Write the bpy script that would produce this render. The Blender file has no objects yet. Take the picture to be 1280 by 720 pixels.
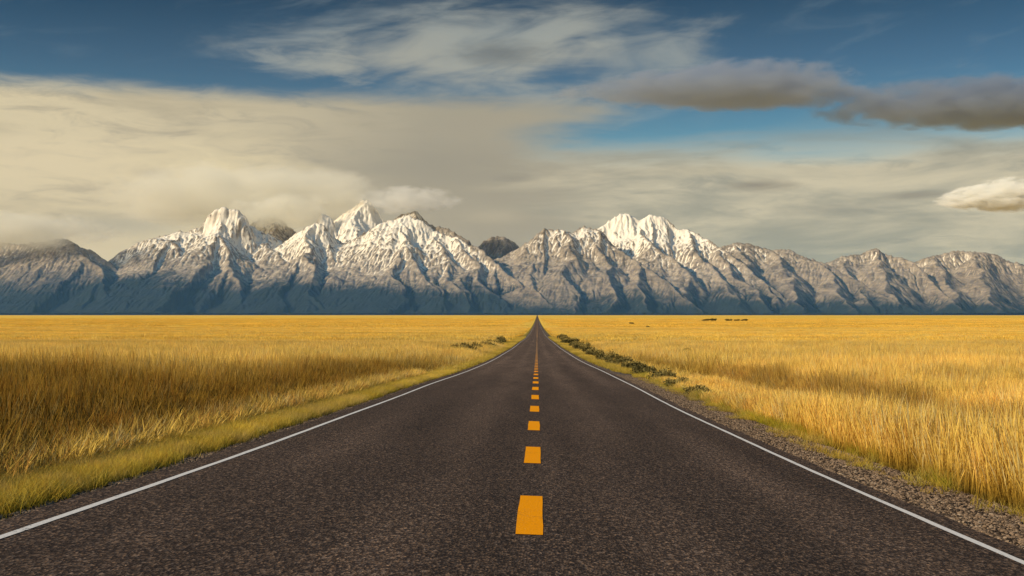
import bpy, bmesh, math, random
import numpy as np
from mathutils import Vector

random.seed(7)
RNG = np.random.default_rng(11)
scene = bpy.context.scene
COL = scene.collection
F = 1400.0            # focal length of the photograph in its own pixels
VX, HY = 671.5, 392.0
EYE = 1.50

# ------------------------------------------------------------------ helpers
def tag(o, label=None, cat=None, group=None, kind=None):
    if label: o['label'] = label
    if cat: o['category'] = cat
    if group: o['group'] = group
    if kind: o['kind'] = kind
    return o

def mesh_obj(name, verts, faces, mat, parent=None, smooth=False, link=True):
    """verts (n,3) array, faces (m,k) array of equal-sized polygons -> one mesh object"""
    verts = np.asarray(verts, dtype=np.float32)
    faces = np.asarray(faces, dtype=np.int32)
    me = bpy.data.meshes.new(name)
    k = faces.shape[1]
    me.vertices.add(len(verts)); me.vertices.foreach_set('co', verts.ravel())
    me.loops.add(faces.size); me.loops.foreach_set('vertex_index', faces.ravel())
    me.polygons.add(len(faces))
    me.polygons.foreach_set('loop_start', np.arange(0, faces.size, k, dtype=np.int32))
    me.polygons.foreach_set('loop_total', np.full(len(faces), k, dtype=np.int32))
    me.polygons.foreach_set('use_smooth', np.full(len(faces), smooth, dtype=bool))
    me.update(calc_edges=True); me.validate()
    if mat: me.materials.append(mat)
    o = bpy.data.objects.new(name, me)
    if link: COL.objects.link(o)
    if parent: o.parent = parent
    return o

def grid_faces(ny, nx):
    i = np.arange(ny - 1)[:, None] * nx + np.arange(nx - 1)[None, :]
    return np.stack([i, i + 1, i + nx + 1, i + nx], -1).reshape(-1, 4)

def fattr(o, name, vals):
    a = o.data.attributes.new(name, 'FLOAT', 'POINT')
    a.data.foreach_set('value', np.asarray(vals, dtype=np.float32))

# numpy gradient noise
_perm = np.random.default_rng(3).permutation(512).astype(np.int64)
_perm = np.concatenate([_perm, _perm, _perm])
_ang = np.random.default_rng(4).random(512) * 2 * math.pi
_gx, _gy = np.cos(_ang), np.sin(_ang)
def noise2(x, y):
    xi = np.floor(x).astype(np.int64); yi = np.floor(y).astype(np.int64)
    xf = x - xi; yf = y - yi
    xi &= 511; yi &= 511
    u = xf*xf*xf*(xf*(xf*6-15)+10); v = yf*yf*yf*(yf*(yf*6-15)+10)
    def g(ix, iy, dx, dy):
        h = _perm[_perm[ix & 511] + (iy & 511)]
        return _gx[h]*dx + _gy[h]*dy
    a = g(xi, yi, xf, yf); b = g(xi+1, yi, xf-1, yf)
    c = g(xi, yi+1, xf, yf-1); d = g(xi+1, yi+1, xf-1, yf-1)
    return (a + u*(b-a) + v*(c-a) + u*v*(a-b-c+d)) * 1.5
def fbm(x, y, oct=4, gain=.5, lac=2.03):
    s = 0; a = 1; t = 0
    for i in range(oct):
        s = s + a*noise2(x + 17.3*i, y - 9.1*i); t += a; a *= gain; x = x*lac; y = y*lac
    return s / t
def ridged(x, y, oct=4, gain=.5, lac=2.07):
    s = 0; a = 1; t = 0
    for i in range(oct):
        n = 1 - np.abs(noise2(x + 31.7*i, y + 5.3*i))
        s = s + a*n*n; t += a; a *= gain; x = x*lac; y = y*lac
    return s / t
def sstep(a, b, x):
    t = np.clip((x - a) / (b - a), 0, 1); return t*t*(3 - 2*t)

# ------------------------------------------------------------------ shader helpers
class NT:
    def __init__(self, tree): self.t = tree; self.n = tree.nodes; self.l = tree.links
    def node(self, typ, **kw):
        nd = self.n.new(typ)
        for k, v in kw.items(): setattr(nd, k, v)
        return nd
    def put(self, sock, v):
        if isinstance(v, bpy.types.NodeSocket): self.l.new(v, sock)
        elif isinstance(v, (tuple, list)) and len(v) == 3 and sock.type == 'RGBA': sock.default_value = (*v, 1)
        else: sock.default_value = v
    def m(self, op, a, b=0.0, c=0.0, clamp=False):
        nd = self.node('ShaderNodeMath', operation=op, use_clamp=clamp)
        self.put(nd.inputs[0], a); self.put(nd.inputs[1], b); self.put(nd.inputs[2], c)
        return nd.outputs[0]
    def add(self, a, b): return self.m('ADD', a, b)
    def sub(self, a, b): return self.m('SUBTRACT', a, b)
    def mul(self, a, b): return self.m('MULTIPLY', a, b)
    def mad(self, a, b, c): return self.m('MULTIPLY_ADD', a, b, c)
    def ss(self, x, a, b, lo=0.0, hi=1.0):
        nd = self.node('ShaderNodeMapRange', interpolation_type='SMOOTHSTEP')
        self.put(nd.inputs[0], x); nd.inputs[1].default_value = a; nd.inputs[2].default_value = b
        nd.inputs[3].default_value = lo; nd.inputs[4].default_value = hi
        return nd.outputs[0]
    def lin(self, x, a, b, lo=0.0, hi=1.0):
        nd = self.node('ShaderNodeMapRange')
        self.put(nd.inputs[0], x); nd.inputs[1].default_value = a; nd.inputs[2].default_value = b
        nd.inputs[3].default_value = lo; nd.inputs[4].default_value = hi
        return nd.outputs[0]
    def xyz(self, v):
        nd = self.node('ShaderNodeSeparateXYZ'); self.l.new(v, nd.inputs[0]); return nd.outputs
    def comb(self, x, y, z=0.0):
        nd = self.node('ShaderNodeCombineXYZ')
        for s, v in zip(nd.inputs, (x, y, z)): self.put(s, v)
        return nd.outputs[0]
    def noise(self, vec, scale, detail=4.0, rough=.5, dist=0.0, out=0):
        nd = self.node('ShaderNodeTexNoise'); self.put(nd.inputs['Vector'], vec)
        nd.inputs['Scale'].default_value = scale; nd.inputs['Detail'].default_value = detail
        nd.inputs['Roughness'].default_value = rough; nd.inputs['Distortion'].default_value = dist
        return nd.outputs[out]
    def voro(self, vec, scale, feature='F1', out='Distance'):
        nd = self.node('ShaderNodeTexVoronoi', feature=feature); self.put(nd.inputs['Vector'], vec)
        nd.inputs['Scale'].default_value = scale
        return nd.outputs[out]
    def mix(self, f, a, b, blend='MIX'):
        nd = self.node('ShaderNodeMix', data_type='RGBA', blend_type=blend)
        self.put(nd.inputs['Factor'], f) if False else None
        self.put(nd.inputs[0], f); self.put(nd.inputs[6], a); self.put(nd.inputs[7], b)
        return nd.outputs[2]
    def attr(self, name, out='Fac'):
        nd = self.node('ShaderNodeAttribute', attribute_name=name); return nd.outputs[out]
    def bump(self, h, strength, dist):
        nd = self.node('ShaderNodeBump'); self.put(nd.inputs['Height'], h)
        nd.inputs['Strength'].default_value = strength; nd.inputs['Distance'].default_value = dist
        return nd.outputs[0]
    def pos(self): return self.node('ShaderNodeNewGeometry').outputs['Position']

def material(name):
    m = bpy.data.materials.new(name); m.use_nodes = True
    m.node_tree.nodes.clear()
    nt = NT(m.node_tree)
    out = nt.node('ShaderNodeOutputMaterial')
    return m, nt, out
def principled(nt, out, color, rough=.8, spec=.2, normal=None):
    b = nt.node('ShaderNodeBsdfPrincipled')
    nt.put(b.inputs['Base Color'], color); nt.put(b.inputs['Roughness'], rough)
    nt.put(b.inputs['Specular IOR Level'], spec)
    if normal: nt.l.new(normal, b.inputs['Normal'])
    nt.l.new(b.outputs[0], out.inputs['Surface'])
    return b

# ------------------------------------------------------------------ terrain profile along the road
PR = [(-60, 1.1), (0, 1.40), (4, 1.52), (8, 1.66), (12, 1.80), (21, 2.06), (40, 2.52), (56, 2.95), (69, 3.28),
      (129, 4.5), (252, 6.3), (600, 10.4), (1200, 13.6), (2520, 17), (6000, 19.5), (18000, 22), (60000, 23)]
_pt = np.array([math.asinh(p[0]/10) for p in PR]); _pd = np.array([p[1] for p in PR])
_tt = np.linspace(_pt[0], _pt[-1], 4000); _dd = np.interp(_tt, _pt, _pd)
_k = np.hanning(161); _k /= _k.sum()
_dd = np.convolve(np.pad(_dd, 80, mode='edge'), _k, mode='valid')
def depth(Y): return np.interp(np.arcsinh(np.asarray(Y, float)/10), _tt, _dd)
def cross(Y): return .033 * (1 - sstep(22, 65, np.asarray(Y, float)))
RC = -0.06            # x of the road centre
def road_z(X, Y): return EYE - depth(Y) - cross(Y)*np.clip(X, -5.5, 5.5)*(1 - sstep(7, 25, np.abs(X)))
_sx = np.array([-60, -25, -12, -9, -7.4, -6.2, -4.9, -4.05, -3.95, 3.70, 3.80, 4.9, 5.6, 6.8, 8, 10, 14, 25, 60])
_sz = np.array([0.1, 0.1, 0.05, -.05, -.22, -.2, -.10, -.035, -.05, -.05, -.03, -.10, -.22, -.30, -.2, -.05, 0.02, .1, .1])
def ground_z(X, Y):
    X = np.asarray(X, float); Y = np.asarray(Y, float)
    z = road_z(X, Y) + np.interp(X, _sx, _sz)
    off = sstep(7, 16, np.abs(X - RC))
    z = z + off*.10*fbm(X/9, Y/9, 3)
    far = sstep(20, 120, np.abs(X - RC)) * sstep(30, 200, Y)
    z = z + far*.5*fbm(X/160 + 5, Y/70, 3)
    far2 = sstep(60, 400, np.abs(X - RC)) * sstep(300, 1200, Y)
    z = z + far2*1.6*fbm(X/900, Y/420 + 3, 3)
    return z

# ------------------------------------------------------------------ materials
SUN_DIR = Vector((-0.79, -0.42, 0.45)).normalized()      # towards the sun

# asphalt
M_ASPH, nt, out = material('asphalt')
p = nt.pos(); px, py, pz = nt.xyz(p)
flat = nt.comb(px, nt.mul(py, .48), 0.0)
vc = nt.voro(flat, 50, out='Color'); vr, vg, vb = nt.xyz(vc)
v2 = nt.voro(flat, 95, out='Color'); wr, wg, wb = nt.xyz(v2)
n1 = nt.noise(flat, 26, 3, .7)
grain = nt.add(nt.mul(vr, .55), nt.mul(wr, .45))
grain = nt.m('MULTIPLY', nt.ss(grain, .30, .95), nt.ss(n1, .25, .75))
big = nt.noise(nt.comb(nt.mul(px, 1.0), nt.mul(py, .12), 0), .9, 4, .6)
track_or_shade = nt.noise(nt.comb(nt.mul(px, .9), nt.mul(py, .02), 3.0), 1.0, 2, .5)
base = nt.mix(grain, (.031, .021, .015), (.34, .225, .14))
tone = nt.mix(wg, (.80, .86, 1.0), (1.15, .98, .80))
base = nt.mix(1.0, base, tone, 'MULTIPLY')
k = nt.mul(nt.lin(big, .3, .7, .72, 1.22), nt.lin(track_or_shade, .3, .7, .85, 1.15))
lane = nt.m('ABSOLUTE', nt.sub(nt.m('ABSOLUTE', nt.sub(px, RC)), 1.85))      # wheel paths either side of each lane centre
k = nt.mul(k, nt.mad(nt.ss(nt.m('ABSOLUTE', nt.sub(lane, .8)), .55, .05), .22, .95))
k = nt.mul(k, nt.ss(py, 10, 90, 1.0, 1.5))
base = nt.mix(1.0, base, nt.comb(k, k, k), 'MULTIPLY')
h = nt.add(nt.voro(flat, 50), nt.mul(n1, .6))
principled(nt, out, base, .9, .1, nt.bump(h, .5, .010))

def paint(name, col, worn, sc):
    m, nt, out = material(name)
    p = nt.pos(); px, py, pz = nt.xyz(p)
    col0 = col; n = nt.noise(p, sc, 4, .7); n2 = nt.noise(p, 2.3, 3, .6)
    f = nt.mul(nt.ss(nt.add(n, nt.mul(nt.sub(n2, .5), .6)), .60, .72), worn)
    c = nt.mix(n2, tuple(.95*v for v in col), col)
    if name.startswith('orange'): c = nt.mix(nt.ss(py, 40, 150, 0, .85), c, (.42, .25, .12))     # paler look of the grazing view farther along, mixed into the paint colour
    c = nt.mix(f, c, (.05, .04, .033))
    principled(nt, out, c, .8, .04, nt.bump(nt.voro(p, 45), .25, .006))
    return m
M_YEL = paint('orange_road_paint', (1.0, .345, .001), .30, 40)
M_WHT = paint('white_road_paint', (.72, .66, .57), .95, 26)

# ground sheet: gravel edge, verge and field, by distance from the road
M_GRD, nt, out = material('ground')
p = nt.pos(); px, py, pz = nt.xyz(p)
wob = nt.mul(nt.sub(nt.noise(p, .7, 4, .6), .5), .9)
xw = nt.add(px, wob)
fine = nt.noise(p, 9, 5, .7); med = nt.noise(p, 1.3, 4, .6)
gv = nt.voro(nt.comb(px, nt.mul(py, .7), 0), 26, out='Color'); gr, gg, gb = nt.xyz(gv)
grav = nt.mix(nt.ss(gr, .2, 1), (.030, .021, .015), (.23, .165, .115))
grav = nt.mix(nt.ss(gg, .86, .9), grav, (.36, .28, .20))
grav = nt.mix(nt.ss(med, .5, .75, 0, .6), grav, (.12, .085, .03))
soil = nt.mix(fine, (.045, .032, .016), (.17, .11, .04))
verge = nt.mix(nt.ss(fine, .3, .7), (.13, .10, .015), (.36, .27, .035))
# the open field: dry grass seen at a grazing angle, in long bands across the view
bx = nt.comb(nt.mul(px, .006), nt.mul(py, .035), 0)
b1 = nt.noise(bx, 1.0, 4, .6)
b2 = nt.noise(nt.comb(nt.mul(px, .0012), nt.mul(py, .006), 2), 1.0, 4, .65)
tuft = nt.noise(nt.comb(px, nt.mul(py, .5), 0), .9, 4, .7)
fld = nt.mix(nt.ss(b1, .30, .65), (.72, .38, .042), (1.0, .64, .105))
fld = nt.mix(nt.ss(b2, .52, .70, 0, .55), fld, (.50, .25, .03))
fld = nt.mix(nt.ss(tuft, .50, .8, 0, .35), fld, (.40, .22, .03))
near = nt.ss(py, 60, 900); ax0 = nt.m('ABSOLUTE', px)
fcol = nt.mix(nt.m('MAXIMUM', near, nt.mul(nt.ss(ax0, 24, 60), .8)), soil, fld)
ax = nt.m('ABSOLUTE', xw)
isleft = nt.m('LESS_THAN', px, 0.0)
edgeL = nt.mix(nt.ss(ax, 4.4, 4.9), grav, verge); edgeL = nt.mix(nt.ss(ax, 5.6, 6.2), edgeL, fcol)
edgeR = nt.mix(nt.ss(ax, 5.2, 5.7), grav, verge); edgeR = nt.mix(nt.ss(ax, 5.7, 6.3), edgeR, fcol)
c = nt.mix(isleft, edgeR, edgeL)
principled(nt, out, c, .95, .05, nt.bump(nt.add(nt.voro(p, 26), fine), .5, .03))

# ------------------------------------------------------------------ ground and road meshes
ys = [-60, -40, -25, -15, -8, -3, 0]
y = 0.0
while y < 1400: y += max(.8, y*.028); ys.append(y)
while y < 60000: y *= 1.06; ys.append(y)
ys = np.array(ys)
xs = [3.70, 3.80, 4.2, 4.9, 5.6, 6.2, 6.8, 7.4, 8, 9, 10, 12, 14, 17]
x = 17.0
while x < 60000: x *= 1.09; xs.append(x)
xs = np.array(sorted([-v for v in xs] + [-4.05, -3.95, 0] + xs))
xs = xs[~np.isin(xs, [-3.70, -3.80])]
XX, YY = np.meshgrid(xs, ys)
ground = mesh_obj('ground', np.stack([XX, YY, ground_z(XX, YY)], -1).reshape(-1, 3), grid_faces(len(ys), len(xs)), M_GRD, smooth=True)
tag(ground, 'golden plain of dry grass and gravel edges reaching to the mountains', kind='structure')

def strip(name, x0, x1, yy, lift, mat, parent=None, jag=0.0, nx=2):
    yy = np.asarray(yy, float)
    u = np.linspace(0, 1, nx)
    X = x0 + (x1 - x0)*u[None, :] + np.zeros((len(yy), 1))
    if jag:
        X[:, 0] += jag*fbm(yy*.9, yy*0 + 3.3, 3); X[:, -1] += jag*fbm(yy*.8, yy*0 + 8.1, 3)
    Y = np.repeat(yy[:, None], nx, 1)
    Z = road_z(X, Y) + lift
    return mesh_obj(name, np.stack([X, Y, Z], -1).reshape(-1, 3), grid_faces(len(yy), nx), mat, parent, smooth=True)
ry = [v for v in ys if v <= 9000]
fy = sorted(set(list(np.arange(-30, 90, .3)) + [v for v in ry if v > 90 or v < -30]))
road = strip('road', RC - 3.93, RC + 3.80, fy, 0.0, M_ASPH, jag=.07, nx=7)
tag(road, 'straight two lane asphalt road running over the plain to the horizon', kind='structure')
ll = [v for v in fy if v < 2600]
strip('edge_line', RC - 3.64, RC - 3.57, ll, .004, M_WHT, road, jag=.010)
strip('edge_line', RC + 3.50, RC + 3.57, ll, .004, M_WHT, road, jag=.010)
for kx in range(72):
    a = 8.55 + 5.45*kx
    strip('centre_dash', RC - .105, RC + .105, np.linspace(a, a + 2.3, 6), .004, M_YEL, road, jag=.012)
strip('centre_line', RC - .11, RC + .11, [401 + 4*i for i in range(8)] + [v for v in ry if 440 < v < 3500], .004, M_YEL, road)

# ------------------------------------------------------------------ grass
def grass_mat(name, base, mid, tip, trans=.35, dark_left=False):
    m, nt, out = material(name)
    t = nt.attr('tip')
    rnd = nt.node('ShaderNodeObjectInfo').outputs['Random']
    p = nt.pos(); px, py, pz = nt.xyz(p)
    n = nt.noise(nt.comb(px, nt.mul(py, .6), 0), .35, 3, .6)
    big = nt.noise(nt.comb(nt.mul(px, .006), nt.mul(py, .035), 0), 1.0, 4, .6)
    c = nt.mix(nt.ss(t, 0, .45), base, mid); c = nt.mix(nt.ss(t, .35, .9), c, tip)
    c = nt.mix(nt.mul(nt.ss(rnd, .72, .80), nt.ss(t, .3, .8)), c, tuple(v*q for v, q in zip(tip, (.62, .50, .55))))      # redder, ripe heads
    c = nt.mix(nt.mul(nt.ss(rnd, .22, .12), nt.ss(t, .3, .8)), c, tuple(min(1, v*q) for v, q in zip(tip, (1.0, 1.14, 2.1))))   # bleached straw
    if 'verge' in name:
        n3 = nt.noise(p, 1.1, 4, .65)
        c = nt.mix(nt.ss(n3, .46, .62, 0, .75), c, nt.mix(nt.ss(t, .1, .8), (.16, .10, .03), (.72, .50, .14)))
    track_or_shade = nt.mul(nt.ss(nt.m('ABSOLUTE', nt.add(nt.sub(px, 8.0), nt.mul(nt.sub(n, .5), 1.2))), 1.0, .3), nt.ss(py, 120, 60))  # shade at the edge of the taller grass, painted as a dark stripe
    c = nt.mix(nt.mul(track_or_shade, .62), c, nt.mix(1.0, c, (.34, .27, .22), 'MULTIPLY'))
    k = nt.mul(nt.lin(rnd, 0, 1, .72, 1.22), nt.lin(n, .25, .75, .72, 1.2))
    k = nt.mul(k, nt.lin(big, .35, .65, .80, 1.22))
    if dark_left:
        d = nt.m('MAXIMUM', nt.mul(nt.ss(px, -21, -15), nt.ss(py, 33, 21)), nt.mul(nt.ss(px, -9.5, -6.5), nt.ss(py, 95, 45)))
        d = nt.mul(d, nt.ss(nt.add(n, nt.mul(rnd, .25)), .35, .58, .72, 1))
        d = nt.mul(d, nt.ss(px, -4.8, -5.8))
        dk = nt.mix(nt.ss(t, .6, 1.0), (.085, .065, .042), (.52, .43, .29))  # dark reedy grass, plus the shaded side of the bank painted into the colour
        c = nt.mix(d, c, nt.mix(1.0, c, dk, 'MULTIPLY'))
    c = nt.mix(1.0, c, nt.comb(k, k, k), 'MULTIPLY')
    d = nt.node('ShaderNodeBsdfDiffuse'); tr = nt.node('ShaderNodeBsdfTranslucent'); mx = nt.node('ShaderNodeMixShader')
    nt.put(d.inputs[0], c); nt.put(tr.inputs[0], c); mx.inputs[0].default_value = trans
    nt.l.new(d.outputs[0], mx.inputs[1]); nt.l.new(tr.outputs[0], mx.inputs[2]); nt.l.new(mx.outputs[0], out.inputs[0])
    return m
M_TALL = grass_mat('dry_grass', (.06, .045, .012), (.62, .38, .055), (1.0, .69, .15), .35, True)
M_FAR = grass_mat('far_dry_grass', (.46, .25, .032), (.90, .51, .058), (1.0, .71, .145), .35)
M_VERGE = grass_mat('verge_grass', (.10, .08, .012), (.42, .31, .03), (.78, .56, .075), .4)
M_GREEN = grass_mat('green_verge_grass', (.05, .06, .008), (.26, .25, .02), (.55, .45, .04), .4)

def clump(name, nb, rad, h0, h1, w, lean, mat, seed, head=0.0, seg=3):
    """tuft of bent tapering blades; tip runs 0 at the root to 1 at the point"""
    r = np.random.default_rng(seed)
    V = []; Fc = []; T = []
    a = r.random(nb)*6.283; rr = rad*np.sqrt(r.random(nb)); bx, by = rr*np.cos(a), rr*np.sin(a)
    hh = h0 + (h1 - h0)*r.random(nb)**1.3; la = r.random(nb)*6.283; lm = lean*(.3 + r.random(nb))
    fa = r.random(nb)*6.283
    for i in range(nb):
        b0 = len(V); ww = w*(.7 + .6*r.random())
        for s in range(seg + 1):
            u = s/seg
            cx = bx[i] + math.cos(la[i])*lm[i]*hh[i]*u*u; cy = by[i] + math.sin(la[i])*lm[i]*hh[i]*u*u
            cz = hh[i]*(u - .12*lm[i]*u*u) - .03
            wd = ww*(1 - .85*u)
            if head and s == seg - 1: wd = ww*head
            ox, oy = math.cos(fa[i] + u*.8)*wd/2, math.sin(fa[i] + u*.8)*wd/2
            V += [(cx - ox, cy - oy, cz), (cx + ox, cy + oy, cz)]; T += [u, u]
        for s in range(seg):
            q = b0 + 2*s; Fc.append((q, q + 1, q + 3, q + 2))
    o = mesh_obj(name, V, Fc, mat, link=False)
    fattr(o, 'tip', T)
    return o

def scatter(name, label, cat, variants, P, rot, scl, kind='stuff'):
    """points mesh + geometry nodes that put one of the variants on each point (uncountable ground cover only)"""
    lib = bpy.data.collections.new(name + '_kinds')
    for v in variants: lib.objects.link(v)
    me = bpy.data.meshes.new(name)
    me.vertices.add(len(P)); me.vertices.foreach_set('co', np.asarray(P, np.float32).ravel())
    o = bpy.data.objects.new(name, me); COL.objects.link(o)
    a = me.attributes.new('rot', 'FLOAT_VECTOR', 'POINT'); a.data.foreach_set('vector', np.asarray(rot, np.float32).ravel())
    a = me.attributes.new('scl', 'FLOAT_VECTOR', 'POINT'); a.data.foreach_set('vector', np.asarray(scl, np.float32).ravel())
    g = bpy.data.node_groups.new(name + '_scatter', 'GeometryNodeTree')
    g.interface.new_socket('Geometry', in_out='INPUT', socket_type='NodeSocketGeometry')
    g.interface.new_socket('Geometry', in_out='OUTPUT', socket_type='NodeSocketGeometry')
    gi = g.nodes.new('NodeGroupInput'); go = g.nodes.new('NodeGroupOutput')
    ci = g.nodes.new('GeometryNodeCollectionInfo'); ci.inputs[0].default_value = lib
    ci.inputs[1].default_value = True; ci.inputs[2].default_value = True
    ip = g.nodes.new('GeometryNodeInstanceOnPoints'); ip.inputs['Pick Instance'].default_value = True
    ar = g.nodes.new('GeometryNodeInputNamedAttribute'); ar.data_type = 'FLOAT_VECTOR'; ar.inputs[0].default_value = 'rot'
    asx = g.nodes.new('GeometryNodeInputNamedAttribute'); asx.data_type = 'FLOAT_VECTOR'; asx.inputs[0].default_value = 'scl'
    g.links.new(gi.outputs[0], ip.inputs['Points']); g.links.new(ci.outputs[0], ip.inputs['Instance'])
    g.links.new(ar.outputs['Attribute'], ip.inputs['Rotation']); g.links.new(asx.outputs['Attribute'], ip.inputs['Scale'])
    g.links.new(ip.outputs[0], go.inputs[0])
    md = o.modifiers.new('scatter', 'NODES'); md.node_group = g
    return tag(o, label, cat, kind=kind)

def sow(n, side, x_in, y0, y1, x_out=None, power=1.0, margin=1.22, keep=None):
    """n candidate points on one side of the road, inside the wedge the lens can see plus a margin"""
    Y = y0 + (y1 - y0)*RNG.random(n) if y1 <= 60 else np.sqrt(y0**2 + (y1**2 - y0**2)*RNG.random(n))
    lim = Y*(VX/F if side < 0 else (1280 - VX)/F)*margin + 9.0
    if x_out is not None: lim = np.minimum(lim, x_out)
    ok = lim > x_in
    Y = Y[ok]; lim = lim[ok]
    u = RNG.random(len(Y))
    Wmax = lim.max() - x_in
    X = x_in + u*Wmax
    ok = X < lim
    X, Y = side*X[ok], Y[ok]
    if keep is not None:
        k = RNG.random(len(X)) < keep(X, Y); X, Y = X[k], Y[k]
    return X, Y

def put(name, label, cat, variants, XY, s0, s1, tilt=.08, zs=(.8, 1.2), sink=0.0, hfun=None):
    X = np.concatenate([q[0] for q in XY]); Y = np.concatenate([q[1] for q in XY])
    n = len(X)
    P = np.stack([X, Y, ground_z(X, Y) - sink], -1)
    rot = np.stack([RNG.normal(0, tilt, n), RNG.normal(0, tilt, n), RNG.random(n)*6.283], -1)
    s = s0 + (s1 - s0)*RNG.random(n); z = s*(zs[0] + (zs[1] - zs[0])*RNG.random(n))
    if hfun is not None: z = z*hfun(X, Y)
    return scatter(name, label, cat, variants, P, rot, np.stack([s, s, z], -1))

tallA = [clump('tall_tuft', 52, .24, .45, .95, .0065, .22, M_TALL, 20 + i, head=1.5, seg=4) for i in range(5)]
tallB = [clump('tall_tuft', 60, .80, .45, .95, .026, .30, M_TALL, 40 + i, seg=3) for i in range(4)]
tallC = [clump('tall_tuft', 80, 3.0, .45, .95, .11, .28, M_FAR, 60 + i, seg=2) for i in range(4)]
tallD = [clump('tall_tuft', 90, 14., .5, 1.0, .55, .3, M_FAR, 80 + i, seg=2) for i in range(3)]
shortA = [clump('short_tuft', 40, .14, .07, .20, .007, .6, M_VERGE, 100 + i) for i in range(4)]
shortB = [clump('short_tuft', 50, .5, .08, .24, .022, .6, M_VERGE, 120 + i, seg=2) for i in range(3)]
greenA = [clump('green_tuft', 40, .16, .08, .26, .009, .55, M_GREEN, 140 + i) for i in range(4)]

def hL(X, Y):   # height swell of the tall grass, lower by the verge
    return (.72 + .5*fbm(X/7, Y/12, 3) + .22) * sstep(4.9, 7.6, np.abs(X))*.6 + .4
def hR(X, Y):
    tr = 1 - .55*np.exp(-((X - 7.6 - .5*fbm(Y/20, Y*0, 2))/.55)**2)      # trodden line parallel to the road
    return (.75 + .5*fbm(X/6, Y/10, 3) + .2) * tr * (1 - .62*sstep(22, 36, Y)*(1 - sstep(6.2, 7.6, X)))
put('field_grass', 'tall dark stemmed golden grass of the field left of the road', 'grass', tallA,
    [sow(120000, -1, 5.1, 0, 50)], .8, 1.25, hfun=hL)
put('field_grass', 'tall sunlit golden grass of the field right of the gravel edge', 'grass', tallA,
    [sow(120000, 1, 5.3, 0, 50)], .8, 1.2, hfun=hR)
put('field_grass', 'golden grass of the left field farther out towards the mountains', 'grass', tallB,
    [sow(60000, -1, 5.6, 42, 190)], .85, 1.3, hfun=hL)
put('field_grass', 'golden grass of the right field farther out towards the mountains', 'grass', tallB,
    [sow(60000, 1, 5.6, 42, 190)], .85, 1.25, hfun=hR)
put('distant_grass', 'far golden plain grass left of the vanishing road', 'grass', tallC,
    [sow(40000, -1, 8.8, 170, 1000)], .8, 1.2, tilt=.03, zs=(.7, 1.1))
put('distant_grass', 'far golden plain grass right of the vanishing road', 'grass', tallC,
    [sow(40000, 1, 8.8, 170, 1000)], .8, 1.2, tilt=.03, zs=(.7, 1.1))
for sd_, nm_ in ((-1, 'left'), (1, 'right')):
    put('distant_grass', f'farthest golden plain on the {nm_} side of the road below the mountains', 'grass', tallD,
        [sow(26000, sd_, 23, 800, 4200)], .8, 1.2, tilt=.01, zs=(.7, 1.1))
put('verge_grass', 'short yellow green grass strip along the left road edge', 'grass', shortA,
    [sow(150000, -1, 4.2, 1, 60, x_out=5.9, keep=lambda X, Y: np.clip(.75 + .9*fbm(X/.8, Y/2.5, 3), 0, 1)*sstep(4.15, 4.75, -X))], .8, 1.3)
put('verge_grass', 'short yellow green grass on the left edge of the distant road', 'grass', shortB,
    [sow(200000, -1, 4.6, 55, 420, x_out=9.0)], .8, 1.3)
put('verge_grass', 'green tufts at the foot of the tall grass beside the right gravel', 'grass', greenA,
    [sow(60000, 1, 5.15, 1, 60, x_out=5.8, keep=lambda X, Y: np.clip(.12 + 1.5*fbm(Y/2.2, X, 2), 0, 1)*(1 - .9*sstep(5.4, 5.8, X)))], .7, 1.35)
put('verge_grass', 'sparse straw coloured tufts on the right gravel shoulder', 'grass', shortA,
    [sow(6000, 1, 4.4, 6, 60, x_out=5.5, keep=lambda X, Y: np.clip(.15 + 1.2*fbm(Y/1.6, X/.8, 3), 0, 1)*sstep(4.0, 5.3, X))], .5, 1.2)
put('verge_grass', 'short pale grass on the right edge of the distant road', 'grass', shortB,
    [sow(120000, 1, 4.5, 60, 420, x_out=8.0)], .8, 1.3)

# gravel stones
def pebble(seed, mat):
    bm = bmesh.new(); bmesh.ops.create_icosphere(bm, subdivisions=1, radius=1)
    r = random.Random(seed)
    for v in bm.verts: v.co *= r.uniform(.7, 1.1); v.co.z *= .62
    me = bpy.data.meshes.new('pebble'); bm.to_mesh(me); bm.free(); me.materials.append(mat)
    return bpy.data.objects.new('pebble', me)
M_PEB, nt, out = material('gravel_stone')
rnd = nt.node('ShaderNodeObjectInfo').outputs['Random']
c = nt.mix(nt.ss(rnd, 0, .7), (.024, .016, .010), (.24, .16, .095)); c = nt.mix(nt.ss(rnd, .88, 1), c, (.34, .25, .16))
principled(nt, out, c, .9, .15)
pebs = [pebble(i, M_PEB) for i in range(5)]
def stones(name, label, XY, s0, s1):
    X, Y = XY; n = len(X)
    s = s0*(s1/s0)**(RNG.random(n)**2)
    rot = RNG.random((n, 3))*np.array([.5, .5, 6.28])
    return scatter(name, label, 'gravel', pebs, np.stack([X, Y, ground_z(X, Y) + s*.2], -1), rot, np.stack([s, s*(.7 + .5*RNG.random(n)), s], -1))
stones('gravel', 'brown gravel shoulder between the white line and the right field',
       sow(160000, 1, 3.76, 2, 55, x_out=5.35, keep=lambda X, Y: .85*(1 - .75*sstep(4.7, 5.35, X))), .007, .030)
stones('gravel', 'dark crumbled gravel along the left asphalt edge',
       sow(110000, -1, 4.0, 2, 55, x_out=4.75, keep=lambda X, Y: .8*(1 - .8*sstep(4.3, 4.7, -X))), .008, .03)

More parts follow.
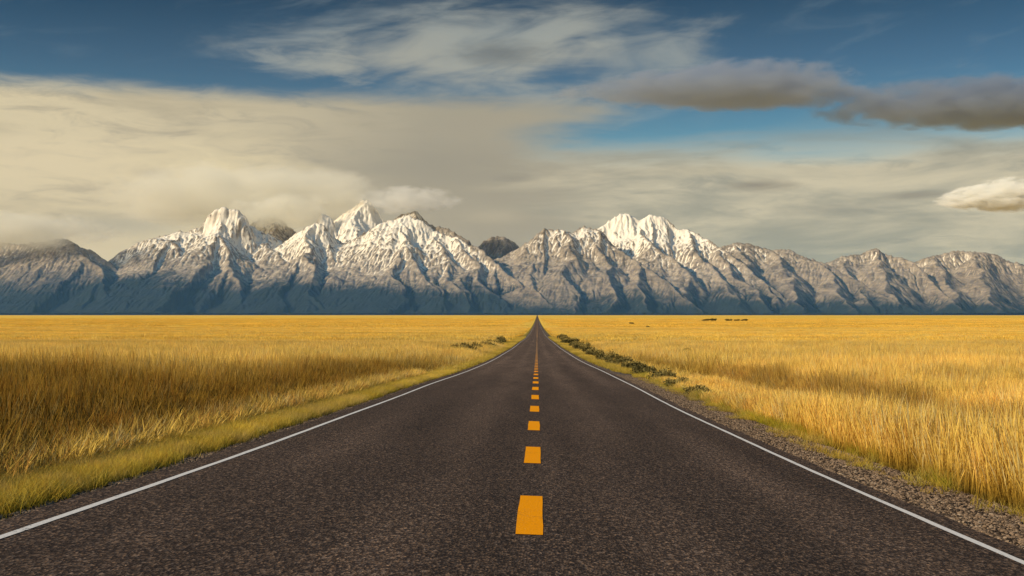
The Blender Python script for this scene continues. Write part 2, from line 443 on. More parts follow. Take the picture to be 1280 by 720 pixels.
# ------------------------------------------------------------------ shrubs
M_LEAF, nt, out = material('shrub_leaf')
rnd = nt.node('ShaderNodeObjectInfo').outputs['Random']; p = nt.pos()
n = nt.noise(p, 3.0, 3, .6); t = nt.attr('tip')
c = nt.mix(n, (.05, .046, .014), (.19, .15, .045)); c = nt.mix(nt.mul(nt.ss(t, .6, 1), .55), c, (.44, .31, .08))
principled(nt, out, c, .8, .1)
M_WOOD, nt, out = material('shrub_wood')
principled(nt, out, nt.mix(nt.noise(nt.pos(), 30, 3), (.05, .035, .02), (.12, .085, .05)), .9, .1)

def shrub(X, Y, lx, ly, h, label, group, seed, name='shrub', cat='shrub', leaf=.07, n=1100):
    r = np.random.default_rng(seed)
    z0 = float(ground_z(X, Y))
    root = bpy.data.objects.new(name, None); COL.objects.link(root)
    root.location = (X, Y, z0 - .02); root.rotation_euler = (0, 0, r.random()*.6 - .3)
    tag(root, label, cat, group)
    nl = 9
    lc = np.stack([(r.random(nl) - .5)*lx*.75, (r.random(nl) - .5)*ly*.8, h*(.30 + .45*r.random(nl))], -1)
    lr = np.stack([lx*(.14 + .14*r.random(nl)), ly*(.13 + .14*r.random(nl)), h*(.18 + .2*r.random(nl))], -1)
    V = np.zeros((n*4, 3)); T = np.zeros(n*4)
    li = r.integers(0, nl, n)
    d = r.normal(size=(n, 3)); d /= np.linalg.norm(d, axis=1)[:, None]
    rad = r.random(n)**.45
    c = lc[li] + d*lr[li]*rad[:, None]*(1 + .25*r.normal(size=(n, 1)).clip(-1, 1.6)); c[:, 2] = np.maximum(c[:, 2], .03)
    u = r.normal(size=(n, 3)); u /= np.linalg.norm(u, axis=1)[:, None]
    w = np.cross(u, r.normal(size=(n, 3))); w /= np.linalg.norm(w, axis=1)[:, None]
    s = leaf*(.6 + .9*r.random(n))[:, None]
    V[0::4] = c - u*s; V[1::4] = c + w*s*.5; V[2::4] = c + u*s; V[3::4] = c - w*s*.5
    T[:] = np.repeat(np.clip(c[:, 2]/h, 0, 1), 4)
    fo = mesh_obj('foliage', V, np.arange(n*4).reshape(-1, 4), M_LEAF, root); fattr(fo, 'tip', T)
    # twiggy stems from the root into each leaf mass
    bm = bmesh.new()
    for j in range(nl):
        a = Vector((lc[j][0]*.25, lc[j][1]*.25, 0)); b = Vector(lc[j]); b.z += h*.1
        mid = (a + b)/2 + Vector((r.normal()*.05*lx, r.normal()*.05*ly, 0))
        rings = []
        for q, (pt, rd) in enumerate(((a, .022*h + .006), (mid, .015*h + .004), (b, .005*h + .002))):
            rings.append([bm.verts.new(pt + Vector((math.cos(k*2.094), math.sin(k*2.094), 0))*rd) for k in range(3)])
        for q in range(2):
            for k in range(3): bm.faces.new((rings[q][k], rings[q][(k+1) % 3], rings[q+1][(k+1) % 3], rings[q+1][k]))
    me = bpy.data.meshes.new('stem'); bm.to_mesh(me); bm.free(); me.materials.append(M_WOOD)
    st = bpy.data.objects.new('stem', me); COL.objects.link(st); st.parent = root
    return root

ORD = ['nearest', 'second', 'third', 'fourth', 'fifth', 'sixth', 'seventh', 'eighth', 'ninth', 'tenth', 'eleventh', 'twelfth',
       'thirteenth', 'fourteenth', 'fifteenth', 'sixteenth']
right = [(5.35, 37, .8, 1.9, .38), (5.4, 43, .9, 2.2, .5), (5.5, 50, 1.1, 3.0, .62), (5.5, 58, 1.2, 3.6, .72), (5.6, 67, 1.3, 4.2, .75),
         (5.7, 79, 1.5, 5.5, .95), (6.0, 94, 1.7, 6.0, 1.0), (6.0, 112, 1.7, 7.0, 1.05), (6.1, 135, 1.8, 7.0, 1.1), (6.4, 163, 2.0, 8.0, 1.25),
         (6.6, 196, 2.0, 9.0, 1.2), (7.0, 235, 2.3, 11, 1.4), (7.3, 290, 2.4, 12, 1.5), (7.8, 350, 2.6, 13, 1.6)]
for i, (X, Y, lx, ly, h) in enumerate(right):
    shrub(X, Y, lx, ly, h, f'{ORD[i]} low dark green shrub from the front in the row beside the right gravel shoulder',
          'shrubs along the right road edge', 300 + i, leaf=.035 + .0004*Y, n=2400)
shrub(14.2, 100, 2.4, 2.4, .9, 'lone olive shrub standing in the right field behind the roadside row', 'shrubs in the field', 330, leaf=.1)
left = [(-8.0, 121, 2.6, 4.0, 1.7, 'tallest brown bush at the front end of the left roadside thicket'),
        (-7.8, 140, 2.2, 7.0, 1.2, 'low brown shrub just behind the tallest bush of the left thicket'),
        (-7.8, 165, 2.2, 9.0, 1.25, 'green shrub in the middle of the left roadside thicket'),
        (-7.9, 200, 2.2, 11, 1.2, 'dark green shrub towards the far end of the left thicket'),
        (-8.2, 250, 2.3, 14, 1.3, 'farthest dark shrub of the left thicket beside the road')]
for i, (X, Y, lx, ly, h, lb) in enumerate(left):
    shrub(X, Y, lx, ly, h, lb, 'thicket along the left road edge', 350 + i, leaf=.035 + .0004*Y, n=2400)
far = [(392, 2600, 24, 12, 4.8, 'wide dark tree clump at the left of the far tree line on the right plain'),
       (408, 2600, 12, 9, 6.4, 'tallest tree of the far dark tree line on the right plain'),
       (443, 2600, 15, 10, 4.8, 'round dark tree standing alone in the middle of the far tree line'),
       (462, 2600, 18, 10, 3.8, 'low flat dark tree beside the last one of the far tree line'),
       (478, 2600, 14, 10, 4.6, 'last tree at the right end of the far dark tree line')]
for i, (X, Y, lx, ly, h, lb) in enumerate(far):
    shrub(X, Y, lx, ly, h, lb, 'far trees on the plain', 370 + i, name='far_tree', cat='tree', leaf=1.0, n=700)
shrub(131, 1560, 6, 5, 2.6, 'small dark shrub far out on the right plain, nearer the road', 'lone shrubs far out on the plain', 380, leaf=.4, n=600)
shrub(103, 1050, 3.5, 4, 1.6, 'tiny dark shrub on the right plain below the other far shrub', 'lone shrubs far out on the plain', 381, leaf=.3, n=500)

# ------------------------------------------------------------------ mountains
def W(q):     # photo pixel and depth in km -> point in the world
    x, y, d = q; d *= 1000
    return ((x - VX)/F*d, d, (HY - y)/F*d + EYE)
MTS = [
 ('broad dark mountain at the left end with its summit in cloud and a steep shaded right flank', -170,
  [[(-420,330,21),(-260,312,20.8),(-160,306,20.5),(-60,300,20.5),(0,303,20.4),(40,303,20.2),(75,296,20),(105,312,19.9),(140,335,19.6),(165,362,19.3),(184,389,18.8)],
   [(75,296,20),(100,320,19.4),(125,347,18.7),(150,382,18)], [(0,303,20.4),(10,345,19.3),(40,384,18.1)], [(-160,306,20.5),(-130,350,19),(-120,385,18)], [(75,296,20),(60,345,19.1),(70,386,18)]]),
 ('pale mountain with a bright snowy dome and sheer dark right side beneath the cloud', 90,
  [[(158,320,20.6),(190,297,20.8),(215,286,20.6),(240,289,20.7),(262,296,20.8),(300,304,20.9),(330,304,21)],
   [(236,292,20.7),(248,277,20.9),(258,268,21.0),(270,263,21.0),(284,260,21.0),(296,261,21.0),(303,266,21.0),(305,276,21.0)],
   [(215,287,20.6),(228,330,19.6),(240,378,18.3)], [(190,297,20.8),(200,345,19.3),(190,384,18.1)], [(284,260,21.2),(272,290,20.5),(282,330,19.6),(300,384,18.2)], [(330,304,21),(348,322,20.3),(330,362,19),(345,386,18.1)]]),
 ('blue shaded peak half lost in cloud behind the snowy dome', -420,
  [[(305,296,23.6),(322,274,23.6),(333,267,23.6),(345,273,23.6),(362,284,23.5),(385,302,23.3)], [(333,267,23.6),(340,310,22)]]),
 ('small snowy peak with a deep blue shadow on its right side', 190,
  [[(358,318,20.6),(365,300,20.8),(375,287,20.9),(392,279,21),(405,281,21),(409,300,20.9)], [(403,285,21.9),(408,268,22.1),(416,270,22.1),(428,292,21.9),(440,312,21.5)],
   [(392,279,21),(380,315,20.1),(398,348,19.1),(392,384,18.2)], [(409,300,20.9),(425,340,19.6),(440,384,18.3)]]),
 ('sharp horn with a bright left face just left of the broad snow mountain', 120,
  [[(424,292,22.6),(438,266,22.6),(452,250,22.7),(462,251,22.7),(472,266,22.6),(486,290,22.4)], [(452,250,22.7),(445,290,21.6),(440,330,20.3)]]),
 ('broad bright snow mountain with a long right ridge in the middle left', 200,
  [[(430,312,20.6),(450,292,20.8),(475,279,20.9),(500,270,21),(515,275,21),(540,287,20.9),(575,297,20.6),(600,310,20.3),(620,328,19.9),(660,362,19.2),(694,389,18.6)],
   [(500,270,21),(512,306,20.2),(540,345,19.2),(556,386,18.2)], [(450,292,20.8),(442,320,20.1),(482,348,19.1),(500,386,18.1)], [(575,297,20.6),(596,335,19.6),(636,382,18.5)], [(540,287,20.9),(560,325,19.8),(590,384,18.3)]]),
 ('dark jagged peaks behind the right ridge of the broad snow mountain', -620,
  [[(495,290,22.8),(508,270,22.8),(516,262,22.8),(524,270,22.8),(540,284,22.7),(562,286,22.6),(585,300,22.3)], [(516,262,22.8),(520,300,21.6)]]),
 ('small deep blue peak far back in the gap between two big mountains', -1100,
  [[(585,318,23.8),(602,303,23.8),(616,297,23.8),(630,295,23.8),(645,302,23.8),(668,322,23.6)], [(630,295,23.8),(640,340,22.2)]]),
 ('rounded grey mountain with frosted rock just right of the road end', -140,
  [[(638,327,20.4),(660,303,20.9),(682,287,21.1),(698,284,21.2),(712,291,21.2),(728,282,21.3),(742,287,21.2),(760,303,20.9),(800,327,20.3),(840,356,19.5),(874,387,18.7)],
   [(698,284,21.2),(712,322,20.1),(704,360,19.1),(716,386,18.2)], [(742,287,21.2),(758,330,20),(768,384,18.3)], [(660,303,20.9),(668,345,19.6),(690,386,18.3)], [(800,327,20.3),(800,355,19.3),(815,386,18.3)]]),
 ('highest pale mountain of the right range with rocky twin summits', 70,
  [[(742,296,22.3),(758,277,22.6),(776,269,22.7),(788,269,22.7),(800,276,22.7),(816,267,22.7),(832,274,22.6),(850,286,22.4),(880,296,22),(905,311,21.5),(940,340,20.8),(975,368,20),(1002,389,19.3)],
   [(800,276,22.7),(820,306,21.4),(856,345,20),(872,383,18.8)], [(850,286,22.4),(886,328,20.9),(925,378,19.1)], [(905,311,21.5),(915,345,20.4),(960,386,18.9)]]),
 ('long grey mountain sloping down to the right of the twin summits', -230,
  [[(890,312,22.5),(915,303,22.6),(935,302,22.6),(960,312,22.5),(985,314,22.4),(1010,324,22),(1040,335,21.6),(1080,358,20.8),(1144,389,19.6)],
   [(960,312,22.5),(982,345,20.9),(1005,384,19)], [(1010,324,22),(1042,358,20.6),(1070,386,19.2)], [(915,303,22.6),(945,340,21),(965,370,19.8)]]),
 ('frosted grey mountain standing second from the right end', -140,
  [[(1030,334,23),(1050,321,23),(1072,318,23),(1085,312,23),(1100,318,23),(1125,322,22.8),(1150,340,22.3),(1175,362,21.5),(1200,388,20.3)], [(1085,312,23),(1105,345,21.5),(1122,384,19.8)], [(1050,321,23),(1065,355,21.2),(1090,386,19.6)]]),
 ('grey flat topped mountain at the right end of the range', -200,
  [[(1135,330,23.6),(1160,321,23.6),(1185,316,23.6),(1210,313,23.6),(1235,317,23.6),(1255,326,23.5),(1285,333,23.3),(1330,338,23.3),(1400,333,23.5),(1480,345,23.5),(1600,372,23.4)],
   [(1210,313,23.6),(1222,348,22),(1245,385,20)], [(1285,333,23.3),(1296,368,21.5),(1310,387,20)], [(1160,321,23.6),(1185,352,22),(1195,384,20)], [(1400,333,23.5),(1400,370,21.5)]]),
]
STEEP = {(1, 0): .85, (1, 1): 1.9, (1, 3): 1.3, (3, 0): 1.25, (3, 1): 1.5, (4, 0): 1.7, (4, 1): 1.0, (2, 0): 1.2, (5, 0): .95, (6, 0): 1.5}
CELL = 16.0
gx = np.arange(-12200, 13000, CELL); gy = np.arange(17000, 25200, CELL*1.15)
GX, GY = np.meshgrid(gx, gy)
wx = GX + 130*fbm(GX/900, GY/900, 3) + 35*fbm(GX/180, GY/180, 2)
wy = GY + 200*fbm(GX/900 + 40, GY/900 - 7, 3) + 35*fbm(GX/180 + 9, GY/180, 2)
WAN = 300*fbm(GX/1500 + 11, GY/1100 + 4, 3); GUL = np.clip(.75 + 2.0*fbm(GX/1900 - 6, GY/1900 + 2, 2), .1, 1.7)
BASE = -24.0
H = np.full(GX.shape, BASE); OWN = np.zeros(GX.shape, np.int16)
TOPH = np.zeros(GX.shape)
for mi, (lb, sno, crests) in enumerate(MTS):
    hm = np.full(GX.shape, -1e9)
    for ci, cr in enumerate(crests):
        P3 = [W(q) for q in cr]
        slope = STEEP.get((mi, ci), .9 if ci == 0 else .74)
        xs_ = [q[0] for q in P3]; ys_ = [q[1] for q in P3]; R = max(q[2] for q in P3)/slope*1.6 + 400
        i0, i1 = np.searchsorted(gx, [min(xs_) - R, max(xs_) + R]); j0, j1 = np.searchsorted(gy, [min(ys_) - R, max(ys_) + R])
        X, Y = wx[j0:j1, i0:i1], wy[j0:j1, i0:i1]
        if ci: X = X + WAN[j0:j1, i0:i1]
        s0 = 0
        best = np.full(X.shape, -1e9)
        for a, b in zip(P3[:-1], P3[1:]):
            dx, dy = b[0] - a[0], b[1] - a[1]; L2 = dx*dx + dy*dy; L = math.sqrt(L2)
            t = np.clip(((X - a[0])*dx + (Y - a[1])*dy)/L2, 0, 1)
            d = np.hypot(X - a[0] - t*dx, Y - a[1] - t*dy)
            hc = a[2] + t*(b[2] - a[2])
            sgn = np.sign((X - a[0])*dy - (Y - a[1])*dx)
            # gullies run straight down from the crest
            s = (s0 + t*L)/420.0
            g = ridged(s + sgn*13.7 + ci*7.1, d/1500 + mi*3.3, 3, .55) - .55
            side = np.where(X - (a[0] + t*dx) > 0, 1.12, .84) if mi != 12 else 1.0
            hh = hc - slope*side*d*(1 - .00009*np.minimum(d, 2800)) + g*np.minimum(d*.24, 85)*GUL[j0:j1, i0:i1]
            best = np.maximum(best, hh)
            s0 += L
        hm[j0:j1, i0:i1] = np.maximum(hm[j0:j1, i0:i1], best)
    win = hm > H
    OWN[win] = mi; H = np.maximum(H, hm)
ht = np.clip((H - BASE)/1200, 0, 1.4)
H = H + ht**.7*(95*(ridged(GX/1000, GY/1000, 5, .45) - .55) + 24*fbm(GX/75, GY/75, 3, .6))
# craggy rock higher up
H += sstep(.45, 1.0, ht)*48*(ridged(GX/120 + 3, GY/160, 3, .6) - .5)

def erode(H, n, steps, rate, seed):
    r = np.random.default_rng(seed); ny, nx = H.shape
    x = r.random(n)*(nx - 3) + 1; y = r.random(n)*(ny - 3) + 1
    vx = np.zeros(n); vy = np.zeros(n); sed = np.zeros(n); wat = np.ones(n); sp = np.zeros(n)
    live = H[y.astype(int), x.astype(int)] > BASE + 60
    x, y, vx, vy, sed, wat, sp = [q[live] for q in (x, y, vx, vy, sed, wat, sp)]
    for st in range(steps):
        ix, iy = x.astype(int), y.astype(int); fx, fy = x - ix, y - iy
        h00, h10, h01, h11 = H[iy, ix], H[iy, ix+1], H[iy+1, ix], H[iy+1, ix+1]
        gxx = (h10 - h00)*(1 - fy) + (h11 - h01)*fy; gyy = (h01 - h00)*(1 - fx) + (h11 - h10)*fx
        h = h00*(1-fx)*(1-fy) + h10*fx*(1-fy) + h01*(1-fx)*fy + h11*fx*fy
        vx = vx*.25 - gxx*.75; vy = vy*.25 - gyy*.75
        l = np.hypot(vx, vy) + 1e-6; vx /= l; vy /= l
        nx_ = np.clip(x + vx, 1, H.shape[1] - 2.01); ny_ = np.clip(y + vy, 1, H.shape[0] - 2.01)
        ix2, iy2 = nx_.astype(int), ny_.astype(int); gx2, gy2 = nx_ - ix2, ny_ - iy2
        hn = H[iy2, ix2]*(1-gx2)*(1-gy2) + H[iy2, ix2+1]*gx2*(1-gy2) + H[iy2+1, ix2]*(1-gx2)*gy2 + H[iy2+1, ix2+1]*gx2*gy2
        dh = hn - h
        cap = np.maximum(-dh, .3)*np.sqrt(sp + 1)*wat*.5
        amt = np.where(dh > 0, -np.minimum(dh, sed), np.where(sed > cap, -(sed - cap)*.12, np.minimum((cap - sed)*rate, np.maximum(-dh, 0)*.8)))
        sed = sed + amt
        for ox, oy, w in ((0,0,(1-fx)*(1-fy)), (1,0,fx*(1-fy)), (0,1,(1-fx)*fy), (1,1,fx*fy)):
            np.add.at(H, (iy+oy, ix+ox), -amt*w)
        sp = np.clip(sp - dh*.05, 0, 20); wat *= .985
        x, y = nx_, ny_
    return H
H0 = H.copy()
for q in range(5):
    H = H0 + np.clip(erode(H.copy(), 120000, 46, .22, 50 + q) - H0, -32, 9)
H = .84*H + .16*(np.roll(H, 1, 0) + np.roll(H, -1, 0) + np.roll(H, 1, 1) + np.roll(H, -1, 1))/4

def blur(A, n):
    for q in range(n): A = .5*A + .125*(np.roll(A, 1, 0) + np.roll(A, -1, 0) + np.roll(A, 1, 1) + np.roll(A, -1, 1))
    return A
LAP = np.clip((blur(H, 3) - H)/5.0, -1.5, 1.5)*.6 + np.clip((blur(H, 40) - H)/26.0, -1.5, 1.5)     # hollows positive, ribs negative
# mountain material
M_MT, nt, out = material('mountain_rock')
p = nt.pos(); px, py, pz = nt.xyz(p)
g_ = nt.node('ShaderNodeNewGeometry'); nx_, ny_, nz_ = nt.xyz(g_.outputs['Normal'])
so = nt.attr('snow'); hol = nt.attr('hollow')
nw = nt.noise(p, .0005, 3, .6)
nb = nt.noise(p, .0016, 5, .6); nf = nt.noise(p, .011, 5, .65); nst = nt.noise(nt.comb(px, nt.mul(py, .4), nt.mul(pz, 2.2)), .006, 4, .65)
zz = nt.add(nt.add(pz, so), nt.add(nt.mul(nt.sub(nb, .5), 900), nt.mul(nt.sub(nst, .5), 500)))
zz = nt.add(zz, nt.add(nt.mul(hol, 260), nt.mul(nt.sub(nf, .5), 700)))
zz2 = nt.add(zz, nt.mul(nt.sub(nf, .5), 900))
rock = nt.mix(nt.ss(nst, .3, .7), (.12, .096, .070), (.33, .265, .185))
rock = nt.mix(nt.ss(nf, .45, .75, 0, .6), rock, (.10, .085, .072))
dust = nt.ss(zz2, 350, 1250, 0, .9)
dust = nt.mul(dust, nt.ss(nf, .40, .58))
c = nt.mix(dust, rock, (.45, .375, .275))
snow = nt.mul(nt.ss(zz, 1120, 1500), nt.ss(nz_, .22, .46)); snow = nt.mul(snow, nt.ss(nt.add(nf, nt.mul(nt.sub(zz, 1250), .0007)), .30, .48))
c = nt.mix(snow, c, (.88, .79, .62))
tree = nt.ss(nt.add(nt.add(nt.add(pz, nt.attr('bare_or_shade')), nt.add(nt.mul(hol, -70), nt.add(nt.mul(nt.sub(nw, .5), 900), nt.mul(nt.sub(nb, .5), 600)))), nt.mul(nt.sub(nf, .5), 380)), 820, 430)
c = nt.mix(tree, c, nt.mix(nf, (.006, .012, .016), (.028, .036, .034)))  # dark forest tone, also painted in place of cloud shadow on the lower slopes
principled(nt, out, c, .95, .05, nt.bump(nf, .5, 40))

ny, nx = H.shape
vid = np.arange(ny*nx).reshape(ny, nx)
quads = np.stack([vid[:-1, :-1], vid[:-1, 1:], vid[1:, 1:], vid[1:, :-1]], -1)
own_q = OWN[:-1, :-1]
hq = np.maximum(np.maximum(H[:-1, :-1], H[1:, 1:]), np.maximum(H[1:, :-1], H[:-1, 1:]))
allv = np.stack([GX, GY, H], -1).reshape(-1, 3)
for mi, (lb, sno, crests) in enumerate(MTS):
    sel = (own_q == mi) & (hq > BASE + 2)
    fq = quads[sel]
    used, inv = np.unique(fq, return_inverse=True)
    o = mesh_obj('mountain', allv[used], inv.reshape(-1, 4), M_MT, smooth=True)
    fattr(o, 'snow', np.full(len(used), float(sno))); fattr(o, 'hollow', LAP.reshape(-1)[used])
    fattr(o, 'bare_or_shade', np.full(len(used), -900. if mi in (2, 6, 7) else (330. if mi >= 8 else 60.)))  # treeline offset; back peaks go all forest-dark, painting in their blue shadow
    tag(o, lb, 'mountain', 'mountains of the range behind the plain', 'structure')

# dark forest that fringes the far edge of the plain
M_FOR, nt, out = material('far_forest')
nz0 = nt.noise(nt.pos(), .02, 4, .6)
principled(nt, out, nt.mix(nz0, (.006, .010, .010), (.03, .034, .022)), 1, 0)
fx_ = np.arange(-11500, 12500, 14.0); fy_ = np.arange(15200, 16300, 60.0)
FX, FY = np.meshgrid(fx_, fy_)
fh = -24 + (26*(.5 + .9*fbm(FX/420, FY/300, 3)).clip(0, 1.3) + 16*RNG.random(FX.shape)*(fbm(FX/90, FY/90, 2) > -.25)) * sstep(15180, 15300, FY)*(1 - sstep(16100, 16250, FY))
forest = mesh_obj('forest', np.stack([FX + 8*RNG.normal(size=FX.shape), FY, fh], -1).reshape(-1, 3), grid_faces(len(fy_), len(fx_)), M_FOR)
tag(forest, 'dark thin line of far off forest along the foot of the mountains', 'forest', kind='stuff')

# ------------------------------------------------------------------ haze and clouds with body
def volume_mat(name, build):
    m = bpy.data.materials.new(name); m.use_nodes = True; m.node_tree.nodes.clear()
    nt = NT(m.node_tree); out = nt.node('ShaderNodeOutputMaterial')
    v = build(nt); nt.l.new(v, out.inputs['Volume'])
    return m
def haze(nt):
    v = nt.node('ShaderNodeVolumeScatter'); v.inputs['Color'].default_value = (.14, .36, .76, 1)
    v.inputs['Density'].default_value = 3.1e-5; v.inputs['Anisotropy'].default_value = 0.0
    return v.outputs[0]
def haze_box(label, loc, size, mat):
    bm = bmesh.new(); bmesh.ops.create_cube(bm, size=1)
    me = bpy.data.meshes.new('haze'); bm.to_mesh(me); bm.free()
    o = bpy.data.objects.new('haze', me); COL.objects.link(o)
    o.location = loc; o.scale = size; me.materials.append(mat)
    return tag(o, label, 'haze', kind='stuff')
haze_box('thin blue haze over the plain in front of the mountain feet', (0, 12500, 300), (34000, 9000, 700), volume_mat('blue_haze', haze))
def haze2(nt):
    v = nt.node('ShaderNodeVolumeScatter'); v.inputs['Color'].default_value = (.66, .69, .72, 1)
    v.inputs['Density'].default_value = 1.5e-5
    return v.outputs[0]
haze_box('pale upper haze veiling the mountain faces below the clouds', (0, 12500, 1652), (34000, 9000, 2000), volume_mat('pale_haze', haze2))

def cloud(name, label, px_, py_, dist, rx, ry, rz, dens, col, seed, flat=.5, nscale=2.2, kind=None, amp=1.7, aniso=.25, step=1.0, group=None, taper=0.0):
    """a cloud of droplets: density fades from the core to a ragged noise-torn edge"""
    c = W((px_, py_, dist))
    bm = bmesh.new(); bmesh.ops.create_icosphere(bm, subdivisions=4, radius=1.0)
    me = bpy.data.meshes.new(name)
    bm.to_mesh(me); bm.free()
    o = bpy.data.objects.new(name, me); COL.objects.link(o)
    o.location = c; o.scale = (rx, ry, rz)
    def build(nt):
        tc = nt.node('ShaderNodeTexCoord').outputs['Object']
        x, y, z = nt.xyz(tc)
        if taper: z = nt.m('DIVIDE', z, nt.ss(x, -1.0, .45, 1 - taper, 1.0))
        zlow = nt.m('MULTIPLY', nt.m('MINIMUM', z, 0.0), 1 + flat)      # flatter underside
        zup = nt.m('MAXIMUM', z, 0.0)
        v = nt.comb(x, y, nt.add(zlow, zup))
        ln = nt.node('ShaderNodeVectorMath', operation='LENGTH'); nt.l.new(v, ln.inputs[0])
        sc = nt.comb(nt.mul(x, rx/rz*.45), nt.mul(y, ry/rz*.45), z)
        off = nt.node('ShaderNodeVectorMath', operation='ADD'); nt.l.new(sc, off.inputs[0]); off.inputs[1].default_value = (seed*3.7, seed*1.9, seed)
        n = nt.noise(off.outputs[0], nscale, 6, .6, .3)
        r = nt.add(ln.outputs['Value'], nt.mul(nt.sub(n, .5), amp))
        d = nt.mul(nt.ss(r, .95, .48), nt.ss(ln.outputs['Value'], 1.0, .85))
        pv = nt.node('ShaderNodeVolumePrincipled')
        pv.inputs['Color'].default_value = (*col, 1); nt.put(pv.inputs['Density'], nt.mul(d, dens)); pv.inputs['Anisotropy'].default_value = aniso
        return pv.outputs[0]
    m = volume_mat(name + '_droplets', build); m.cycles.volume_step_rate = step
    me.materials.append(m)
    return tag(o, label, 'cloud', group, kind)
cloud('cloud', 'long dark grey lens shaped cloud with a tapered left end', 893, 117, 13, 2100, 900, 450, .0050, (.50, .58, .69), 3, group='dark low clouds', taper=.6, flat=1.3, nscale=3.2)
cloud('cloud', 'dark grey cloud reaching the right edge beside the long lens cloud', 1235, 140, 13, 2250, 900, 440, .0050, (.44, .52, .63), 9, group='dark low clouds', flat=1.0, nscale=3.2)
cloud('cloud', 'small bright white puffy cloud low above the right end of the range', 1240, 253, 22, 1300, 600, 540, .008, (1, .985, .90), 14, nscale=3.6, amp=2.3, aniso=-.3, taper=.45, flat=1.2)
CAP = 'pale clouds wrapped round the left summits'
cloud('cloud', 'big pale cloud cap behind the snowy dome at the left of the range', 300, 242, 22.9, 3600, 900, 820, .0018, (1, .975, .86), 5, nscale=1.5, amp=1.5, flat=0, aniso=-.3, group=CAP)
cloud('cloud', 'pale cloud lying on the summit ridge at the left end of the range', -5, 289, 19.5, 2500, 700, 430, .0024, (1, .975, .86), 21, nscale=1.5, amp=1.5, flat=0, aniso=-.3, group=CAP)
cloud('cloud', 'torn pale mist across the shaded peak right of the snowy dome', 352, 262, 22.0, 1250, 420, 420, .0030, (1, .975, .86), 31, nscale=1.7, amp=1.7, flat=0, aniso=-.3, group=CAP)
cloud('cloud', 'wisp of cloud streaming off the sharp horn left of the broad snow mountain', 510, 250, 22.6, 1250, 420, 330, .0024, (1, .985, .92), 37, nscale=2.0, amp=1.8, flat=0, aniso=-.3, group=CAP)

# ------------------------------------------------------------------ sky
world = bpy.data.worlds.new("World"); scene.world = world; world.use_nodes = True
wt = world.node_tree; wt.nodes.clear(); nt = NT(wt)
wo = nt.node('ShaderNodeOutputWorld'); bg = nt.node('ShaderNodeBackground')
sky = nt.node('ShaderNodeTexSky'); sky.sky_type = 'NISHITA'; sky.sun_disc = False
sky.sun_elevation = math.asin(SUN_DIR.z); sky.sun_rotation = math.atan2(SUN_DIR.x, SUN_DIR.y) % (2*math.pi)
sky.altitude = 2000; sky.air_density = 1.0; sky.dust_density = .4; sky.ozone_density = 2.0
STR = .10
d = nt.node('ShaderNodeTexCoord').outputs['Generated']
dx, dy, dz = nt.xyz(d)
az = nt.mul(nt.m('ARCTAN2', dx, dy), 57.29578); el = nt.mul(nt.m('ARCSINE', dz), 57.29578)
def AE(x, y):
    a = math.atan((x - VX)/F); return math.degrees(a), math.degrees(math.atan((HY - y)/F*math.cos(a)))
def blob(x, y, rx, ry, warp=None, inner=.15):
    a, e = AE(x, y); ka, ke = math.degrees(rx/F), math.degrees(ry/F)
    u = nt.mul(nt.sub(az, a), 1/ka); v = nt.mul(nt.sub(el, e), 1/ke)
    r = nt.m('SQRT', nt.add(nt.mul(u, u), nt.mul(v, v)))
    if warp is not None: r = nt.add(r, warp)
    return nt.ss(r, 1.0, inner)
def L(rgb):   # display colour -> radiance before the background strength
    return tuple(((v/255/12.92) if v <= 10 else ((v/255 + .055)/1.055)**2.4)/STR for v in rgb)
streak = nt.noise(nt.comb(nt.mul(az, .10), nt.mul(el, .55), 1.0), 1.0, 6, .58, .4)
fineS = nt.noise(nt.comb(nt.mul(az, .28), nt.mul(el, 1.3), 5.0), 1.0, 6, .62, .6)
wisp = nt.noise(nt.comb(nt.add(nt.mul(az, .13), nt.mul(el, .16)), nt.add(nt.mul(el, .56), nt.mul(az, -.15)), 8.0), 1.0, 5, .54, .8)
soft = nt.noise(nt.comb(nt.mul(az, .12), nt.mul(el, .22), 12.0), 1.0, 4, .5)
W1 = nt.mul(nt.sub(fineS, .5), 1.1); W2 = nt.mul(nt.sub(streak, .5), 1.4)
base = nt.mix(1.0, sky.outputs[0], (.38, .72, .78), 'MULTIPLY')
elf = nt.lin(el, 4, 16, 1.08, .36)
base = nt.mix(nt.ss(el, 13, 6.5), base, nt.mix(1.0, base, (.95, 1.22, 1.06), 'MULTIPLY'))
elf = nt.add(elf, nt.ss(el, 20, 45, 0, 2.0))  # sky overhead, out of view, brightened to add fill light
base = nt.mix(1.0, base, nt.comb(elf, elf, elf), 'MULTIPLY')
c = base
def lay(c, mask, col): return nt.mix(mask, c, col)
# high cirrus in the top middle
ci_ = nt.m('MAXIMUM', blob(590, 62, 400, 120, W2, .1), blob(400, 75, 160, 40, W1, .1))
ci_ = nt.m('MAXIMUM', ci_, nt.mul(blob(790, 60, 220, 110, W2, .1), .8))
ci_ = nt.m('MAXIMUM', ci_, nt.mul(blob(690, 130, 230, 60, W2, .0), .8))
cm = nt.mul(nt.ss(nt.add(wisp, nt.mul(ci_, .36)), .50, .95), ci_)
c = lay(c, nt.mul(cm, .88), nt.mix(soft, L((128, 145, 152)), L((186, 180, 160))))
c = lay(c, nt.mul(blob(625, 66, 85, 22, W1, .0), .75), L((98, 106, 110)))
# thin veil over the whole sky
c = lay(c, nt.mul(nt.ss(wisp, .52, .85), .22), L((150, 165, 170)))
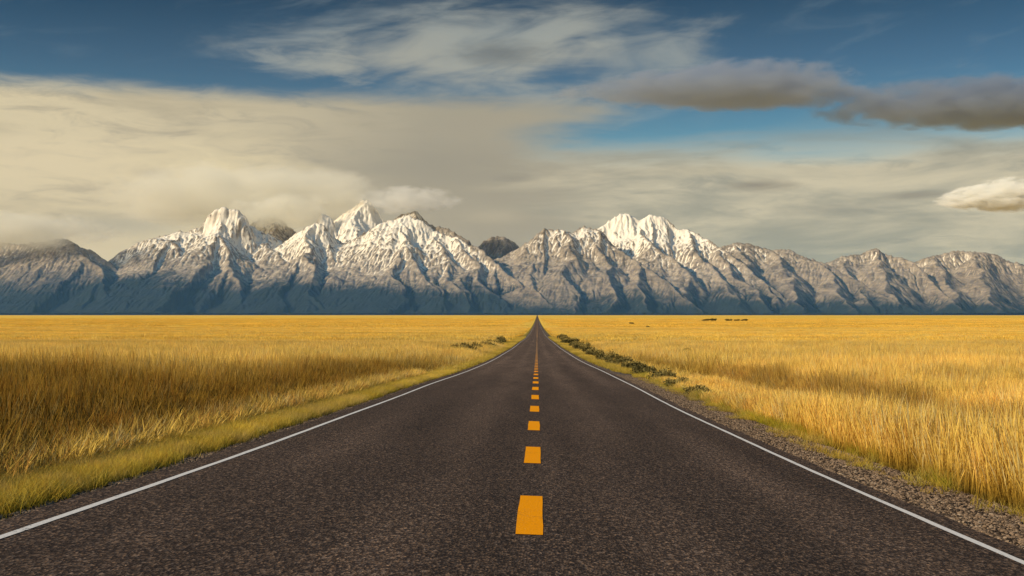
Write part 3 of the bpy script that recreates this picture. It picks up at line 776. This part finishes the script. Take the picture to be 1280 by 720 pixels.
# low overcast all along the horizon
lowm = nt.ss(nt.add(el, nt.mul(nt.sub(streak, .5), 3.2)), 9.6, 7.2)
lowc = nt.mix(nt.ss(streak, .35, .65), L((154, 152, 136)), L((204, 193, 164)))
lowc = nt.mix(nt.ss(fineS, .52, .72, 0, .5), lowc, L((138, 139, 128)))
c = lay(c, nt.mul(lowm, .96), lowc)
# the great bank over the left half
bm1 = nt.ss(nt.add(el, nt.mul(nt.sub(fineS, .5), .9)), AE(300, 100)[1], AE(300, 132)[1])
bm2 = nt.ss(nt.add(az, nt.mul(nt.sub(streak, .5), 14)), AE(830, 200)[0], AE(600, 200)[0])
bank = nt.mul(bm1, bm2)
lr = nt.ss(nt.add(az, nt.mul(nt.sub(soft, .5), 8)), AE(40, 0)[0], AE(640, 0)[0])
bc = nt.mix(lr, L((212, 198, 164)), L((160, 154, 136)))
bc = nt.mix(nt.ss(streak, .45, .75, 0, .55), bc, L((158, 150, 130)))
bc = nt.mix(nt.ss(fineS, .47, .72, 0, .65), bc, L((160, 153, 135)))
bc = nt.mix(nt.mul(blob(265, 238, 170, 85, W1, .0), .95), bc, L((228, 212, 172)))
bc = nt.mix(nt.mul(blob(60, 200, 200, 45, W2, .0), .5), bc, L((222, 206, 170)))
bc = nt.mix(nt.mul(blob(540, 210, 200, 60, W2, .0), .7), bc, L((146, 142, 128)))
bc = nt.mix(nt.mul(blob(140, 280, 120, 20, W1, .0), .6), bc, L((166, 164, 148)))
c = lay(c, bank, bc)
for (x, y, rx, ry, s, col) in ((945, 232, 66, 10, .75, (126, 122, 112)), (1140, 245, 60, 7, .6, (138, 134, 122)), (645, 222, 42, 8, .5, (132, 130, 120)),
                               (185, 214, 36, 10, .45, (158, 148, 128)), (700, 262, 90, 12, .45, (134, 136, 126)), (1040, 262, 110, 14, .4, (136, 138, 128)),
                               (860, 215, 120, 10, .4, (196, 186, 158)), (620, 270, 60, 16, .5, (186, 176, 150))):
    c = lay(c, nt.mul(blob(x, y, rx, ry, W1, .0), s), L(col))
nt.put(bg.inputs['Color'], c); bg.inputs['Strength'].default_value = STR
nt.l.new(bg.outputs[0], wo.inputs[0])
world.cycles.sampling_method = 'MANUAL'; world.cycles.sample_map_resolution = 512

# ------------------------------------------------------------------ sun and camera
sd = bpy.data.lights.new('sun', 'SUN'); sd.energy = 5.0; sd.angle = math.radians(.5); sd.color = (1, .86, .66)
so_ = bpy.data.objects.new('sun', sd); COL.objects.link(so_)
so_.rotation_euler = SUN_DIR.to_track_quat('Z', 'Y').to_euler()
cam = bpy.data.cameras.new('camera'); co = bpy.data.objects.new('camera', cam); COL.objects.link(co)
cam.sensor_width = 36; cam.lens = 36*F/1280; cam.clip_start = .1; cam.clip_end = 200000
co.location = (0, 0, EYE)
co.rotation_euler = (math.radians(90) + math.atan((HY - 360)/F), 0, math.atan((VX - 640)/F))
scene.camera = co

scene.view_settings.view_transform = 'Standard'; scene.view_settings.look = 'None'; scene.view_settings.exposure = 0
scene.render.engine = 'CYCLES'
cy = scene.cycles
cy.max_bounces = 6; cy.diffuse_bounces = 3; cy.glossy_bounces = 2; cy.transmission_bounces = 3; cy.volume_bounces = 5; cy.transparent_max_bounces = 8
cy.use_denoising = True; cy.volume_max_steps = 128
